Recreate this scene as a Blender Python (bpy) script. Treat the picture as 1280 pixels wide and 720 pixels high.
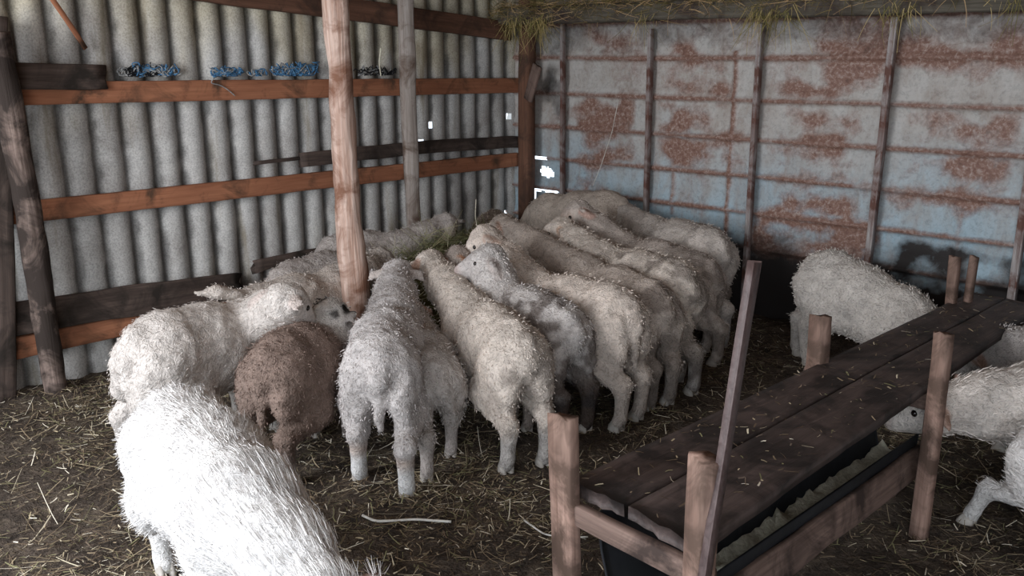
import bpy, math
import numpy as np
from mathutils import Matrix, Vector

for o in list(bpy.data.objects):
    bpy.data.objects.remove(o)
SC = bpy.context.scene
COL = SC.collection

# ------------------------------------------------------------------ camera
CAM_H, FPX, PITCH, YAW = 1.55, 1100.0, math.radians(14.6), math.radians(41.7)
FW = np.array([-math.sin(YAW)*math.cos(PITCH), math.cos(YAW)*math.cos(PITCH), -math.sin(PITCH)])
RT = np.array([math.cos(YAW), math.sin(YAW), 0.0])
UP = np.cross(RT, FW)
EYE = np.array([0, 0, CAM_H])
cd = bpy.data.cameras.new('camera'); cam = bpy.data.objects.new('camera', cd); COL.objects.link(cam)
cd.sensor_width = 36; cd.lens = 36*FPX/1280; cd.clip_start = 0.05
m = Matrix.Identity(4)
for i in range(3):
    m[i][0], m[i][1], m[i][2], m[i][3] = RT[i], UP[i], -FW[i], EYE[i]
cam.matrix_world = m
SC.camera = cam

# ------------------------------------------------------------------ light and exposure
SC.view_settings.view_transform = 'Standard'; SC.view_settings.look = 'None'
SC.view_settings.gamma = 1; SC.view_settings.use_curve_mapping = False
SC.view_settings.exposure = 0.22
w = bpy.data.worlds.new('daylight'); SC.world = w; w.use_nodes = True
bg = w.node_tree.nodes['Background']; bg.inputs[0].default_value = (0.80, 0.90, 1.0, 1); bg.inputs[1].default_value = 2.2
def area(name, loc, target, sx, sy, power, col):
    l = bpy.data.lights.new(name, 'AREA'); l.shape = 'RECTANGLE'; l.size = sx; l.size_y = sy
    l.energy = power; l.color = col
    o = bpy.data.objects.new(name, l); COL.objects.link(o); o.location = loc
    o.rotation_euler = (Vector(target)-Vector(loc)).to_track_quat('-Z', 'Y').to_euler()
    return o
area('door_daylight', (-2.7, -1.25, 1.7), (-2.6, 3.4, 0.5), 1.4, 1.5, 95, (0.97, 0.97, 1.0))
area('opening_daylight', (1.0, -1.2, 1.5), (-1.6, 3.0, 0.6), 1.6, 1.6, 42, (0.97, 0.97, 1.0))

# ------------------------------------------------------------------ helpers
rng = np.random.default_rng(7)
def N(v): v = np.asarray(v, float); return v/max(np.linalg.norm(v), 1e-9)
def ray(px, py): return FW+RT*(px-640)/FPX-UP*(py-360)/FPX
def at(px, py, z=0.0): d = ray(px, py); return EYE+d*(z-CAM_H)/d[2]
def atx(px, py, x): d = ray(px, py); return EYE+d*x/d[0]
def aty(px, py, y): d = ray(px, py); return EYE+d*y/d[1]
_lat = np.random.default_rng(3).random((32, 32, 32))
def vnoise(p):
    p = np.asarray(p, float); i = np.floor(p).astype(int); f = p-i; f = f*f*(3-2*f)
    r = 0
    for a in (0, 1):
        for b in (0, 1):
            for c in (0, 1):
                wgt = (f[:, 0] if a else 1-f[:, 0])*(f[:, 1] if b else 1-f[:, 1])*(f[:, 2] if c else 1-f[:, 2])
                r = r+wgt*_lat[(i[:, 0]+a) % 32, (i[:, 1]+b) % 32, (i[:, 2]+c) % 32]
    return r
def fbm(p, o=3):
    p = np.asarray(p, float); r = 0; a = .5; t = 0
    for k in range(o): r = r+a*vnoise(p*2**k+11.3*k); t += a; a *= .5
    return r/t
def sstep(a, b, x):
    t = np.clip((x-a)/(b-a), 0, 1); return t*t*(3-2*t)
def mesh_np(name, V, F, cols=None, smooth=True, corner=4):
    """V (n,3), F (m,corner) numpy arrays -> mesh"""
    me = bpy.data.meshes.new(name)
    V = np.asarray(V, np.float32); F = np.asarray(F, np.int32)
    me.vertices.add(len(V)); me.vertices.foreach_set('co', V.ravel())
    me.loops.add(F.size); me.loops.foreach_set('vertex_index', F.ravel())
    me.polygons.add(len(F))
    me.polygons.foreach_set('loop_start', np.arange(0, F.size, corner, dtype=np.int32))
    me.polygons.foreach_set('loop_total', np.full(len(F), corner, np.int32))
    if smooth: me.polygons.foreach_set('use_smooth', np.ones(len(F), bool))
    me.update(calc_edges=True)
    if cols is not None:
        a = me.color_attributes.new('Col', 'FLOAT_COLOR', 'POINT')
        c = np.ones((len(V), 4), np.float32); c[:, :3] = cols
        a.data.foreach_set('color', c.ravel())
    me.validate()
    return me
def link(name, me, mat=None, parent=None, loc=(0, 0, 0)):
    o = bpy.data.objects.new(name, me); COL.objects.link(o)
    if mat is not None: me.materials.append(mat)
    if parent is not None: o.parent = parent
    o.location = loc
    return o
def tag(o, label=None, cat=None, group=None, kind=None):
    if label: o['label'] = label
    if cat: o['category'] = cat
    if group: o['group'] = group
    if kind: o['kind'] = kind
    return o
def empty(name, loc):
    o = bpy.data.objects.new(name, None); COL.objects.link(o); o.location = loc; o.empty_display_size = .1
    return o
def grid_faces(nu, nv, wrap=False):
    i = np.arange(nu-1)[:, None]; j = np.arange(nv if wrap else nv-1)[None, :]
    j2 = (j+1) % nv
    return np.stack([i*nv+j+0*j2, (i+1)*nv+j, (i+1)*nv+j2, i*nv+j2+0*j], -1).reshape(-1, 4)

# ------------------------------------------------------------------ materials
def mat(name, rough=.9, spec=.2):
    m = bpy.data.materials.new(name); m.use_nodes = True; nt = m.node_tree
    b = nt.nodes['Principled BSDF']; b.inputs['Roughness'].default_value = rough
    b.inputs['Specular IOR Level'].default_value = spec
    return m, nt, b
def nd(nt, t, **kw):
    n = nt.nodes.new(t)
    for k, v in kw.items():
        if hasattr(n, k): setattr(n, k, v)
        else: n.inputs[k.replace('_', ' ')].default_value = v
    return n
def noise(nt, scale, detail=3, vec=None, rough=.5, dist=0):
    n = nt.nodes.new('ShaderNodeTexNoise'); n.inputs['Scale'].default_value = scale
    n.inputs['Detail'].default_value = detail; n.inputs['Roughness'].default_value = rough
    n.inputs['Distortion'].default_value = dist
    if vec is not None: nt.links.new(vec, n.inputs['Vector'])
    return n.outputs['Fac']
def coords(nt, sc=(1, 1, 1)):
    t = nt.nodes.new('ShaderNodeTexCoord'); mp = nt.nodes.new('ShaderNodeMapping')
    mp.inputs['Scale'].default_value = sc; nt.links.new(t.outputs['Object'], mp.inputs['Vector'])
    return mp.outputs[0]
def ramp(nt, fac, stops):
    r = nt.nodes.new('ShaderNodeValToRGB'); e = r.color_ramp.elements
    while len(e) < len(stops): e.new(.5)
    for k, (p, c) in enumerate(stops):
        e[k].position = p; e[k].color = (c[0], c[1], c[2], 1) if hasattr(c, '__len__') else (c, c, c, 1)
    nt.links.new(fac, r.inputs[0]); return r.outputs[0]
def mix(nt, fac, a, b, mode='MIX'):
    x = nt.nodes.new('ShaderNodeMix'); x.data_type = 'RGBA'; x.blend_type = mode
    for s, v in ((0, fac), (6, a), (7, b)):
        if isinstance(v, (int, float)): x.inputs[s].default_value = v
        elif isinstance(v, tuple): x.inputs[s].default_value = (*v, 1)
        else: nt.links.new(v, x.inputs[s])
    return x.outputs[2]
def bump(nt, b, h, strength, dist):
    x = nt.nodes.new('ShaderNodeBump'); x.inputs['Strength'].default_value = strength
    x.inputs['Distance'].default_value = dist
    nt.links.new(h, x.inputs['Height']); nt.links.new(x.outputs[0], b.inputs['Normal'])
def attr(nt, name='Col'):
    a = nt.nodes.new('ShaderNodeAttribute'); a.attribute_name = name; return a.outputs['Color']

def wool_mat():
    m, nt, b = mat('wool_surface', .95, .05)
    v = coords(nt)
    n1 = noise(nt, 55, 4, v, .6, 1.5); n2 = noise(nt, 14, 2, v)
    f = ramp(nt, n1, [(.3, .62), (.5, 1.0), (.75, 1.08)])  # shade in the crevices between curls, painted into the wool colour
    c = mix(nt, 1.0, attr(nt), f, 'MULTIPLY')
    g = ramp(nt, n2, [(.3, .88), (.7, 1.06)])
    c = mix(nt, 1.0, c, g, 'MULTIPLY')
    nt.links.new(c, b.inputs['Base Color'])
    bump(nt, b, n1, .9, .012)
    return m
def strand_mat(name, rough=.85):
    m, nt, b = mat(name, rough, .15)
    nt.links.new(attr(nt), b.inputs['Base Color'])
    return m
def wood_mat(name, light, dark, grain=1.0, dirt=None, dirt_amt=.5, rough=.85, spec=.2, bumpd=.004):
    m, nt, b = mat(name, rough, spec)
    v = coords(nt, (2.2, 38, 38)); v2 = coords(nt, (1, 1, 1)); v3 = coords(nt, (9, 160, 160))
    n1 = noise(nt, 1.0, 4, v, .6, .6); n3 = noise(nt, 1, 2, v3)
    c = ramp(nt, n1, [(.25, dark), (.5, tuple((np.array(dark)+np.array(light))/2)), (.72, light)])
    c = mix(nt, 1.0, c, ramp(nt, n3, [(.3, 1-.25*grain), (.7, 1.0)]), 'MULTIPLY')
    if dirt is not None:
        n2 = noise(nt, 5.5, 5, v2, .65, .8)
        k = ramp(nt, n2, [(.62-.35*dirt_amt, 0.0), (.8-.35*dirt_amt, 1.0)])
        c = mix(nt, k, c, dirt)
    nt.links.new(c, b.inputs['Base Color']); bump(nt, b, n1, .6, bumpd)
    return m
def plain_mat(name, a, b_, scale=20, rough=.8, spec=.2, metal=0, bd=.003):
    m, nt, b = mat(name, rough, spec); v = coords(nt)
    n1 = noise(nt, scale, 5, v, .6, .5)
    nt.links.new(ramp(nt, n1, [(.3, a), (.7, b_)]), b.inputs['Base Color'])
    b.inputs['Metallic'].default_value = metal
    bump(nt, b, n1, .5, bd)
    return m
M = {}
M['wool'] = wool_mat()
M['tuft'] = strand_mat('wool_locks')
M['straw'] = strand_mat('straw_blades', .7)
M['orange'] = wood_mat('planed_pine', (.46, .20, .11), (.28, .11, .06), .6, (.10, .055, .035), .28)
M['pinebrown'] = wood_mat('brown_timber', (.20, .10, .065), (.10, .05, .032), .8, (.06, .035, .025), .4)
M['grey'] = wood_mat('weathered_board', (.13, .095, .080), (.045, .033, .028), 1, (.03, .024, .02), .45)
M['slab'] = wood_mat('weathered_post', (.50, .45, .41), (.26, .21, .18), 1, (.12, .08, .06), .35)
M['log'] = wood_mat('peeled_log', (.74, .58, .50), (.36, .21, .15), 1, (.20, .10, .065), .42, bumpd=.012)
M['logdark'] = wood_mat('bark_pole', (.36, .27, .23), (.08, .055, .045), 1, (.035, .026, .022), .75, bumpd=.012)
M['bench'] = wood_mat('dirty_bench_board', (.12, .086, .078), (.055, .040, .036), 1, (.022, .017, .016), .5, .6, .35, .006)
M['raw'] = wood_mat('raw_lumber', (.46, .31, .25), (.22, .13, .10), 1, (.10, .065, .05), .5)
M['rail'] = wood_mat('worn_lumber', (.26, .18, .15), (.12, .08, .065), 1, (.05, .035, .03), .4)
M['eye'] = plain_mat('dark_eye', (.012, .009, .008), (.02, .015, .012), 5, .15, .6)
M['hoof'] = plain_mat('hoof_horn', (.30, .27, .24), (.50, .47, .43), 30, .6)
M['rubber'] = plain_mat('black_rubber', (.006, .007, .009), (.016, .017, .020), 12, .55, .35)
M['iron'] = plain_mat('rusty_iron', (.05, .030, .028), (.11, .078, .074), 40, .5, .4, 0)
M['twine'] = plain_mat('blue_twine', (.03, .10, .22), (.12, .28, .45), 60, .5)
M['twine_grey'] = plain_mat('faded_twine', (.16, .17, .18), (.42, .42, .40), 60, .6)
M['wire'] = plain_mat('pale_wire', (.5, .48, .44), (.7, .68, .62), 30, .5)
M['grain'] = plain_mat('feed_grain', (.50, .46, .34), (.85, .82, .68), 70, .9, bd=.01)
M['bar'] = wood_mat('rusty_painted_bar', (.50, .48, .47), (.22, .13, .11), 1, (.14, .07, .055), .5, .7)
def floor_mat():
    m, nt, b = mat('muck', .85, .2); v = coords(nt)
    n1 = noise(nt, 7, 6, v, .7, .6); n2 = noise(nt, 45, 4, v, .65, 1)
    c = ramp(nt, n1, [(.3, (.034, .027, .022)), (.5, (.078, .060, .047)), (.68, (.145, .115, .085))])
    c = mix(nt, 1.0, c, ramp(nt, n2, [(.3, .45), (.65, 1.35)]), 'MULTIPLY')
    nt.links.new(c, b.inputs['Base Color']); bump(nt, b, n2, 1, .02)
    return m
M['floor'] = floor_mat()
def cement_mat():
    m, nt, b = mat('fibre_cement', .9, .15); v = coords(nt)
    vs = coords(nt, (1, 7, .8))
    n1 = noise(nt, 3, 5, v, .65, .5); n2 = noise(nt, 120, 3, v, .7); n3 = noise(nt, 1.4, 4, vs, .6)
    c = ramp(nt, n1, [(.3, (.36, .34, .32)), (.55, (.52, .51, .49)), (.75, (.62, .61, .58))])
    c = mix(nt, 1.0, c, ramp(nt, n2, [(.3, .62), (.6, 1.08)]), 'MULTIPLY')
    k = ramp(nt, n3, [(.56, 0.0), (.74, .8)])
    c = mix(nt, k, c, (.20, .165, .11))
    c = mix(nt, 1.0, c, attr(nt), 'MULTIPLY')
    nt.links.new(c, b.inputs['Base Color']); bump(nt, b, n2, .5, .003)
    return m
M['cement'] = cement_mat()
def panel_mat():
    m, nt, b = mat('painted_sheet_metal', .6, .35); v = coords(nt)
    a = nt.nodes.new('ShaderNodeAttribute'); a.attribute_name = 'Col'
    sp = nt.nodes.new('ShaderNodeSeparateColor'); nt.links.new(a.outputs['Color'], sp.inputs[0])
    n1 = noise(nt, 9, 6, v, .7, .8); n2 = noise(nt, 45, 5, v, .7, .5); n3 = noise(nt, 3, 3, v)
    # red channel = rust amount, green = darker tone, dirt low down, blue = paint hue
    def comb(ch, n, amp, lo, hi):
        x = nd(nt, 'ShaderNodeMath', operation='MULTIPLY_ADD'); nt.links.new(n, x.inputs[0]); x.inputs[1].default_value = amp
        nt.links.new(ch, x.inputs[2]); return ramp(nt, x.outputs[0], [(lo, 0.0), (hi, 1.0)])
    paint = mix(nt, sp.outputs[2], (.47, .45, .425), (.34, .46, .53))
    paint = mix(nt, ramp(nt, noise(nt, 5, 5, coords(nt, (1.6, 1, .7)), .7, .4), [(.42, 0.0), (.72, .75)]), paint, (.30, .24, .20))
    paint = mix(nt, 1.0, paint, ramp(nt, n2, [(.25, .66), (.5, 1.0), (.8, 1.1)]), 'MULTIPLY')
    rust = ramp(nt, n2, [(.3, (.13, .068, .050)), (.5, (.235, .128, .096)), (.72, (.44, .36, .32))])
    c = mix(nt, comb(sp.outputs[0], n1, .66, .50, .88), paint, rust)
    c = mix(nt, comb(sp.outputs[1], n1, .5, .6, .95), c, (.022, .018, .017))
    nt.links.new(c, b.inputs['Base Color']); bump(nt, b, n2, .5, .004)
    return m
M['panel'] = panel_mat()
def hayroof_mat():
    m, nt, b = mat('hay_covered_boards', .9, .1); v = coords(nt)
    n1 = noise(nt, 4, 6, v, .7, .8); n2 = noise(nt, 60, 3, v)
    c = ramp(nt, n1, [(.3, (.11, .06, .03)), (.5, (.27, .14, .06)), (.7, (.42, .32, .22))])
    c = mix(nt, 1.0, c, ramp(nt, n2, [(.3, .6), (.7, 1.2)]), 'MULTIPLY')
    nt.links.new(c, b.inputs['Base Color']); bump(nt, b, n2, .6, .01)
    return m
M['roof'] = hayroof_mat()

# ------------------------------------------------------------------ timber helpers
def frame(p0, p1, face):
    """matrix with X along p0->p1, Z near 'face'"""
    x = N(np.array(p1)-np.array(p0)); z = np.array(face, float); z = N(z-x*(z@x)); y = np.cross(z, x)
    mm = Matrix.Identity(4)
    for i in range(3): mm[i][0], mm[i][1], mm[i][2], mm[i][3] = x[i], y[i], z[i], p0[i]
    return mm
def board_mesh(L, W, T, seed=0, rough=.0025, bow=.0, endr=.006, warp=0.0):
    """a sawn board with softened arrises, ragged ends and slightly wandering edges; section loop swept along X"""
    c = min(W, T)*.12
    hw, ht = W/2, T/2
    nW = max(2, int(W/.03))
    sec = [(-hw+c, -ht)]+[(-hw+c+(W-2*c)*k/nW, -ht) for k in range(1, nW+1)]+[(hw, -ht+c), (hw, ht-c)]
    sec += [(hw-c-(W-2*c)*k/nW, ht) for k in range(0, nW+1)]+[(-hw, ht-c), (-hw, -ht+c)]
    sec = np.array(sec); n = len(sec)
    nx = max(4, int(L/.05)); xs = np.linspace(0, L, nx)
    V = np.zeros((nx, n, 3)); V[:, :, 0] = xs[:, None]; V[:, :, 1] = sec[None, :, 0]; V[:, :, 2] = sec[None, :, 1]
    P = V.reshape(-1, 3)
    j = np.stack([vnoise(P*[5, 9, 9]+seed*7.7+k*3.1)-.5 for k in range(3)], -1)*2*rough
    j[:, 0] *= .3
    P = P+j
    P[:, 1] += np.sin(P[:, 0]/max(L, .01)*math.pi)*bow+(vnoise(np.stack([P[:, 0]*1.2+seed, P[:, 0]*0+seed, P[:, 0]*0], -1))-.5)*bow
    P = P.reshape(nx, n, 3)
    for e, s in ((0, -1), (nx-1, 1)):
        P[e, :, 0] += s*endr*(vnoise(np.stack([sec[:, 0]*60+seed, sec[:, 1]*60, sec[:, 0]*0+e], -1))-.5)*2
    P = P.reshape(-1, 3)
    F = grid_faces(nx, n, True).tolist()
    for e, fl in ((0, False), (nx-1, True)):   # end caps as strips
        loop = [e*n+k for k in range(n)]
        a, b = 0, n-1
        while b-a > 2:
            q = [loop[a], loop[a+1], loop[b-1], loop[b]]
            F.append(q if not fl else q[::-1]); a += 1; b -= 1
    return mesh_np('board', P, np.array(F)[:, ::-1], smooth=False)
_bs = [0]
def board(name, p0, p1, W, T, face, mt, parent=None, **kw):
    _bs[0] += 1
    L = float(np.linalg.norm(np.array(p1)-np.array(p0)))
    me = board_mesh(L, W, T, seed=_bs[0], **kw)
    me.name = name
    o = link(name, me, mt)
    mw = frame(p0, p1, face)
    if parent is not None:
        o.parent = parent; mw = Matrix.Translation(-Vector(parent.location)) @ mw
    o.matrix_local = mw
    return o
def pole(name, pts, radii, mt, parent=None, seg=20, knob=.12, seed=0, step=.02, cap=True):
    """round timber / tube following pts; local X runs along it"""
    pts = np.array(pts, float); p0 = pts[0].copy(); pe = pts[-1] if np.linalg.norm(pts[-1]-pts[0]) > .01 else pts[len(pts)//2]; mw = frame(pts[0], pe, (1, .2, .1) if abs(N(pe-pts[0])[2]) > .7 else (0, 0, 1))
    inv = np.array(mw.inverted())
    lp = (np.c_[pts, np.ones(len(pts))] @ inv.T)[:, :3]
    d = np.r_[0, np.cumsum(np.linalg.norm(np.diff(lp, axis=0), axis=1))]
    n = max(2, int(d[-1]/step)+1); t = np.linspace(0, d[-1], n)
    c = np.stack([np.interp(t, d, lp[:, k]) for k in range(3)], -1)
    if len(pts) > 2:
        for _ in range(3): c[1:-1] = (c[:-2]+2*c[1:-1]+c[2:])/4
    r = np.interp(t, d, radii)
    tg = np.gradient(c, axis=0); tg /= np.linalg.norm(tg, axis=1)[:, None]
    up = np.tile([0, 0, 1.0], (n, 1)); bad = np.abs(tg[:, 2]) > .95; up[bad] = [0, 1, 0]
    if bad.any(): up[:] = [0, 1, 0] if np.abs(tg[:, 1]).max() < .95 else [.577, .577, .577]
    e1 = np.cross(up, tg); e1 /= np.linalg.norm(e1, axis=1)[:, None]; e2 = np.cross(tg, e1)
    a = np.linspace(0, 2*math.pi, seg, endpoint=False)
    dirs = np.cos(a)[None, :, None]*e1[:, None]+np.sin(a)[None, :, None]*e2[:, None]
    q = np.stack([np.repeat(t[:, None], seg, 1)*7+seed, np.tile(np.cos(a)*1.6, (n, 1)), np.tile(np.sin(a)*1.6+seed, (n, 1))], -1).reshape(-1, 3)
    k = 1+knob*(fbm(q, 3)-.5)*2
    V = c[:, None]+dirs*(r[:, None]*k.reshape(n, seg))[..., None]
    V = np.concatenate([V.reshape(-1, 3), c[:1], c[-1:]])
    F = grid_faces(n, seg, True).tolist()
    if cap:
        for k2 in range(0, seg, 2):
            F.append([n*seg, k2, (k2+1) % seg, (k2+2) % seg])
            b = (n-1)*seg; F.append([n*seg+1, b+(k2+2) % seg, b+(k2+1) % seg, b+k2])
    me = mesh_np(name, V, np.array(F)[:, ::-1])
    o = link(name, me, mt)
    if parent is not None:
        o.parent = parent; mw = Matrix.Translation(-Vector(parent.location)) @ mw
    o.matrix_local = mw
    return o

# ------------------------------------------------------------------ blades / strands
def strands(P, D, L, Wd, Nrm, C, curl=.3, segs=2, taper=.15, seed=1):
    """ribbons: P root, D direction, L length, Wd width, Nrm face normal, C colours"""
    r = np.random.default_rng(seed); n = len(P)
    D = D/np.linalg.norm(D, axis=1)[:, None]
    S = np.cross(D, Nrm); S /= np.maximum(np.linalg.norm(S, axis=1), 1e-6)[:, None]
    bend = (r.normal(size=(n, 3)))*curl*L[:, None]
    V = []; 
    for k in range(segs+1):
        t = k/segs
        c = P+D*(L*t)[:, None]+bend*(t*t-.0*t)
        wv = (Wd*(1-(1-taper)*t**1.5)/2)[:, None]
        V += [c-S*wv, c+S*wv]
    V = np.stack(V, 1)              # n, 2(segs+1), 3
    b = (np.arange(n)*2*(segs+1))[:, None, None]
    f = np.array([[2*k, 2*k+1, 2*k+3, 2*k+2] for k in range(segs)])[None]
    F = (b+f).reshape(-1, 4)
    return V.reshape(-1, 3), F, np.repeat(C, 2*(segs+1), axis=0)

# ================================================================== SETTING
# ---- floor
nx_, ny_ = 260, 230
X, Y = np.meshgrid(np.linspace(-4.6, 2.6, nx_), np.linspace(-1.4, 5.15, ny_), indexing='ij')
P = np.stack([X.ravel(), Y.ravel(), 0*X.ravel()], -1)
def floor_z(p):
    q = np.c_[p[:, 0], p[:, 1], p[:, 0]*0]
    return -.035+.035*fbm(q*2.2, 2)+.035*fbm(q*11+5, 3)
P[:, 2] = floor_z(P)
fl = link('floor', mesh_np('floor', P, grid_faces(nx_, ny_)), M['floor']); fl['kind'] = 'structure'

# ---- corrugated left wall
PITCHR = .151
def corr_x(y): return -4.475+.055*np.abs(np.sin(math.pi*((y-1.67)/PITCHR+.5)))**.6
ys = np.arange(-1.4, 5.02, PITCHR/14); zs = np.arange(-.03, 2.36, .022)
Yg, Zg = np.meshgrid(ys, zs, indexing='ij')
V = np.stack([corr_x(Yg), Yg, Zg], -1).reshape(-1, 3)
V[:, 0] += (fbm(V*[1, 3, 2], 2)-.5)*.014
F = grid_faces(len(ys), len(zs))
cen = V[F].mean(1)
holes = [(atx(540, 157, -4.43), .02, .028), (atx(634, 265, -4.43), .017, .02), (atx(650, 148, -4.43), .022, .014), (atx(637, 146, -4.43), .014, .022), (atx(526, 175, -4.43), .012, .015)]
keep = np.ones(len(F), bool)
for h, ry, rz in holes:
    keep &= ~((np.abs(cen[:, 1]-h[1]) < ry) & (np.abs(cen[:, 2]-h[2]) < rz))
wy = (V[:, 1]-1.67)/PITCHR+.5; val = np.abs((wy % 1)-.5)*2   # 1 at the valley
g = .35+.65*(1-sstep(.55, .95, val+(fbm(V*14, 2)-.5)*.5))    # groove shade painted into the colour, with some caked dirt
moss = sstep(1.35, 1.9, V[:, 2]+(fbm(V*[4, 6, 2.5]+3, 3)-.5)*1.0)
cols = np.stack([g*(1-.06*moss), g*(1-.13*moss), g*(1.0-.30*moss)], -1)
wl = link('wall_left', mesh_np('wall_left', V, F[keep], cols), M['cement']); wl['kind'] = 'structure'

# ---- back wall of old painted sheet metal
SEAMS = [1.78, 1.555, 1.31, 1.075, .85, .63, .41]
xs = np.arange(-4.5, 2.6, .013); zs = np.arange(-.03, 2.1, .012)
Xg, Zg = np.meshgrid(xs, zs, indexing='ij')
V = np.stack([Xg, 0*Xg+5.0, Zg], -1).reshape(-1, 3)
seam = np.zeros(len(V))
for s in SEAMS:
    zz = V[:, 2]-s+.012*(fbm(np.c_[V[:, 0]*1.2, V[:, 0]*0, V[:, 0]*0+s*9], 2)-.5)
    seam = np.maximum(seam, np.exp(-(zz/.017)**2))
    V[:, 1] -= .026*np.exp(-(zz/.014)**2)+.012*np.exp(-((zz-.03)/.03)**2)
V[:, 1] += (fbm(V*2.5, 2)-.5)*.03
BN = (fbm(np.c_[V[:, 0]*7, V[:, 0]*0, V[:, 2]*11], 4)-.5)*.26
def blotch(x0, y0, x1, y1, soft=.05):
    a = aty(x0, y0, 4.97); b = aty(x1, y1, 4.97)
    cx, cz, hx, hz = (a[0]+b[0])/2, (a[2]+b[2])/2, abs(b[0]-a[0])/2, abs(a[2]-b[2])/2
    dx = np.abs(V[:, 0]-cx)-hx; dz = np.abs(V[:, 2]-cz)-hz
    d = np.hypot(np.maximum(dx+.05, 0), np.maximum(dz+.03, 0))-.05+BN
    return 1-sstep(-soft*2.2, soft*1.6, d)
rust = .55*seam
for bb in [(718, 130, 786, 165), (722, 178, 795, 205), (735, 165, 770, 180), (716, 230, 760, 262), (832, 135, 884, 168), (828, 172, 922, 206), (860, 90, 910, 120), (975, 138, 1068, 165),
           (972, 166, 1058, 184), (1020, 22, 1110, 70), (1018, 78, 1068, 106), (973, 104, 1044, 122), (1150, 150, 1270, 182), (1136, 196, 1262, 224), (960, 214, 1088, 234), (980, 244, 1062, 272),
           (940, 262, 1085, 380), (1100, 60, 1280, 78), (1060, 84, 1106, 100), (840, 60, 870, 95), (1230, 45, 1280, 70), (1110, 240, 1230, 250), (730, 40, 800, 60)]:
    rust = np.maximum(rust, .62*blotch(*bb))
for px_, z0, z1 in ((912, .3, 1.6), (842, .55, .9), (1213, .45, .8)):
    xx = aty(px_, 170, 4.97)[0]; k = np.exp(-((V[:, 0]-xx)/.016)**2)*((V[:, 2] > z0) & (V[:, 2] < z1))
    rust = np.maximum(rust, .6*k*(1 if px_ == 912 else .6)); V[:, 1] -= .012*k
rust = rust*.90+.38*fbm(np.c_[V[:, 0]*3.5, V[:, 0]*0, V[:, 2]*6+7], 4)-.08+.09*sstep(1.1, 1.7, V[:, 2])
grime_dark = 1-sstep(.16, .66, V[:, 2]+(fbm(V*[3, 1, 5], 3)-.5)*.35)
grime_dark = np.maximum(grime_dark, .50*sstep(1.35, 1.75, V[:, 2]+(fbm(V*[2, 1, 4]+9, 3)-.5)*.4))  # tone also gets darker towards the top of the wall
grime_dark = np.maximum(grime_dark, .62*blotch(940, 290, 1095, 420, .1)); grime_dark = np.maximum(grime_dark, .95*blotch(1115, 300, 1300, 440, .08)); grime_dark = np.maximum(grime_dark, .35*blotch(760, 262, 935, 330, .08))
grime_dark = np.maximum(grime_dark, .55*blotch(676, 85, 702, 140, .04))
blue = 1-sstep(.50, 1.30, V[:, 2]+(fbm(V*4+2, 2)-.5)*.4)
F = grid_faces(len(xs), len(zs)); cen = V[F].mean(1)
keep = np.ones(len(F), bool)
def pix_hole(poly_pts, r):
    """elongated hole between two picture points, half width r metres"""
    global keep
    a = aty(*poly_pts[0], 4.99); b = aty(*poly_pts[1], 4.99); ab = b-a
    t = np.clip(((cen-a)@ab)/(ab@ab), 0, 1); d = np.linalg.norm((cen-a-t[:, None]*ab)[:, [0, 2]], axis=1)
    keep &= ~(d < r*(.75+.5*vnoise(cen*60)))
pix_hole(((668, 197), (683, 198)), .012); pix_hole(((679, 214), (686, 216)), .036)
pix_hole(((667, 236), (696, 240)), .011); pix_hole(((667, 236), (667, 262)), .017)
wb = link('wall_back', mesh_np('wall_back', V, F[keep], np.stack([rust, grime_dark, blue], -1)), M['panel']); wb['kind'] = 'structure'

# ---- ceiling
n1_, n2_ = 90, 80
X, Y = np.meshgrid(np.linspace(-4.6, 2.6, n1_), np.linspace(-.4, 5.1, n2_), indexing='ij')
P = np.stack([X.ravel(), Y.ravel(), 2.02+(5-Y.ravel())*.05], -1); P[:, 2] += (fbm(P*3, 3)-.5)*.05
F0 = grid_faces(n1_, n2_); Q = P+[0, 0, .06]
V = np.concatenate([P, Q]); F = np.concatenate([F0[:, ::-1], F0+len(P)])
ce = link('ceiling', mesh_np('ceiling', V, F), M['roof']); ce['kind'] = 'structure'

# ---- right wall of boards, far outside the frame: closes the shed
o = board('wall_right', (2.55, -1.3, 1.05), (2.55, 5.1, 1.05), 2.15, .04, (1, 0, 0), M['grey']); o['kind'] = 'structure'

# ---- framing fixed to the walls (each a thing)
tag(board('wall_rail', atx(20, 117, -4.385), atx(652, 106.5, -4.385), .105, .035, (1, 0, 0), M['orange'], rough=.002), 'reddish planed pine rail, uppermost of the three across the corrugated wall, blue twine on it', 'rail')
a = atx(0, 268.5, -4.385); b = atx(648, 199, -4.385); a = a+(a-b)*.08
tag(board('wall_rail', a, b, .10, .035, (1, 0, 0), M['orange'], rough=.002), 'orange planed pine rail, middle one of three across the corrugated wall', 'rail')
a = atx(0, 440, -4.385); b = atx(310, 372.5, -4.385)
tag(board('wall_rail', a+(a-b)*.2, a+(b-a)*2.0, .105, .035, (1, 0, 0), M['orange'], rough=.003), 'pale orange pine rail low on corrugated wall, just above the floor', 'rail')
a = atx(0, 404, -4.36); b = atx(300, 358, -4.36)
tag(board('old_board', a+(a-b)*.2, b, .155, .03, (1, .0, .15), M['grey'], rough=.008, bow=.015, endr=.02), 'wide dark weathered board leaning above the lowest rail on corrugated wall', 'board')
a = atx(318, 333, -4.36); b = atx(430, 322, -4.36)
tag(board('old_board', a, b+[0, .9, 0], .07, .03, (1, 0, .3), M['grey'], rough=.012, bow=.02, endr=.03), 'short ragged dark board stub behind the sheep beside the log post', 'board')
a = atx(375, 199, -4.34); b = atx(648, 178, -4.34)
tag(board('old_board', a, b, .085, .03, (1, 0, .1), M['grey'], rough=.008, bow=.012), 'dark board resting on the middle rail behind the two upright posts', 'board')
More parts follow.
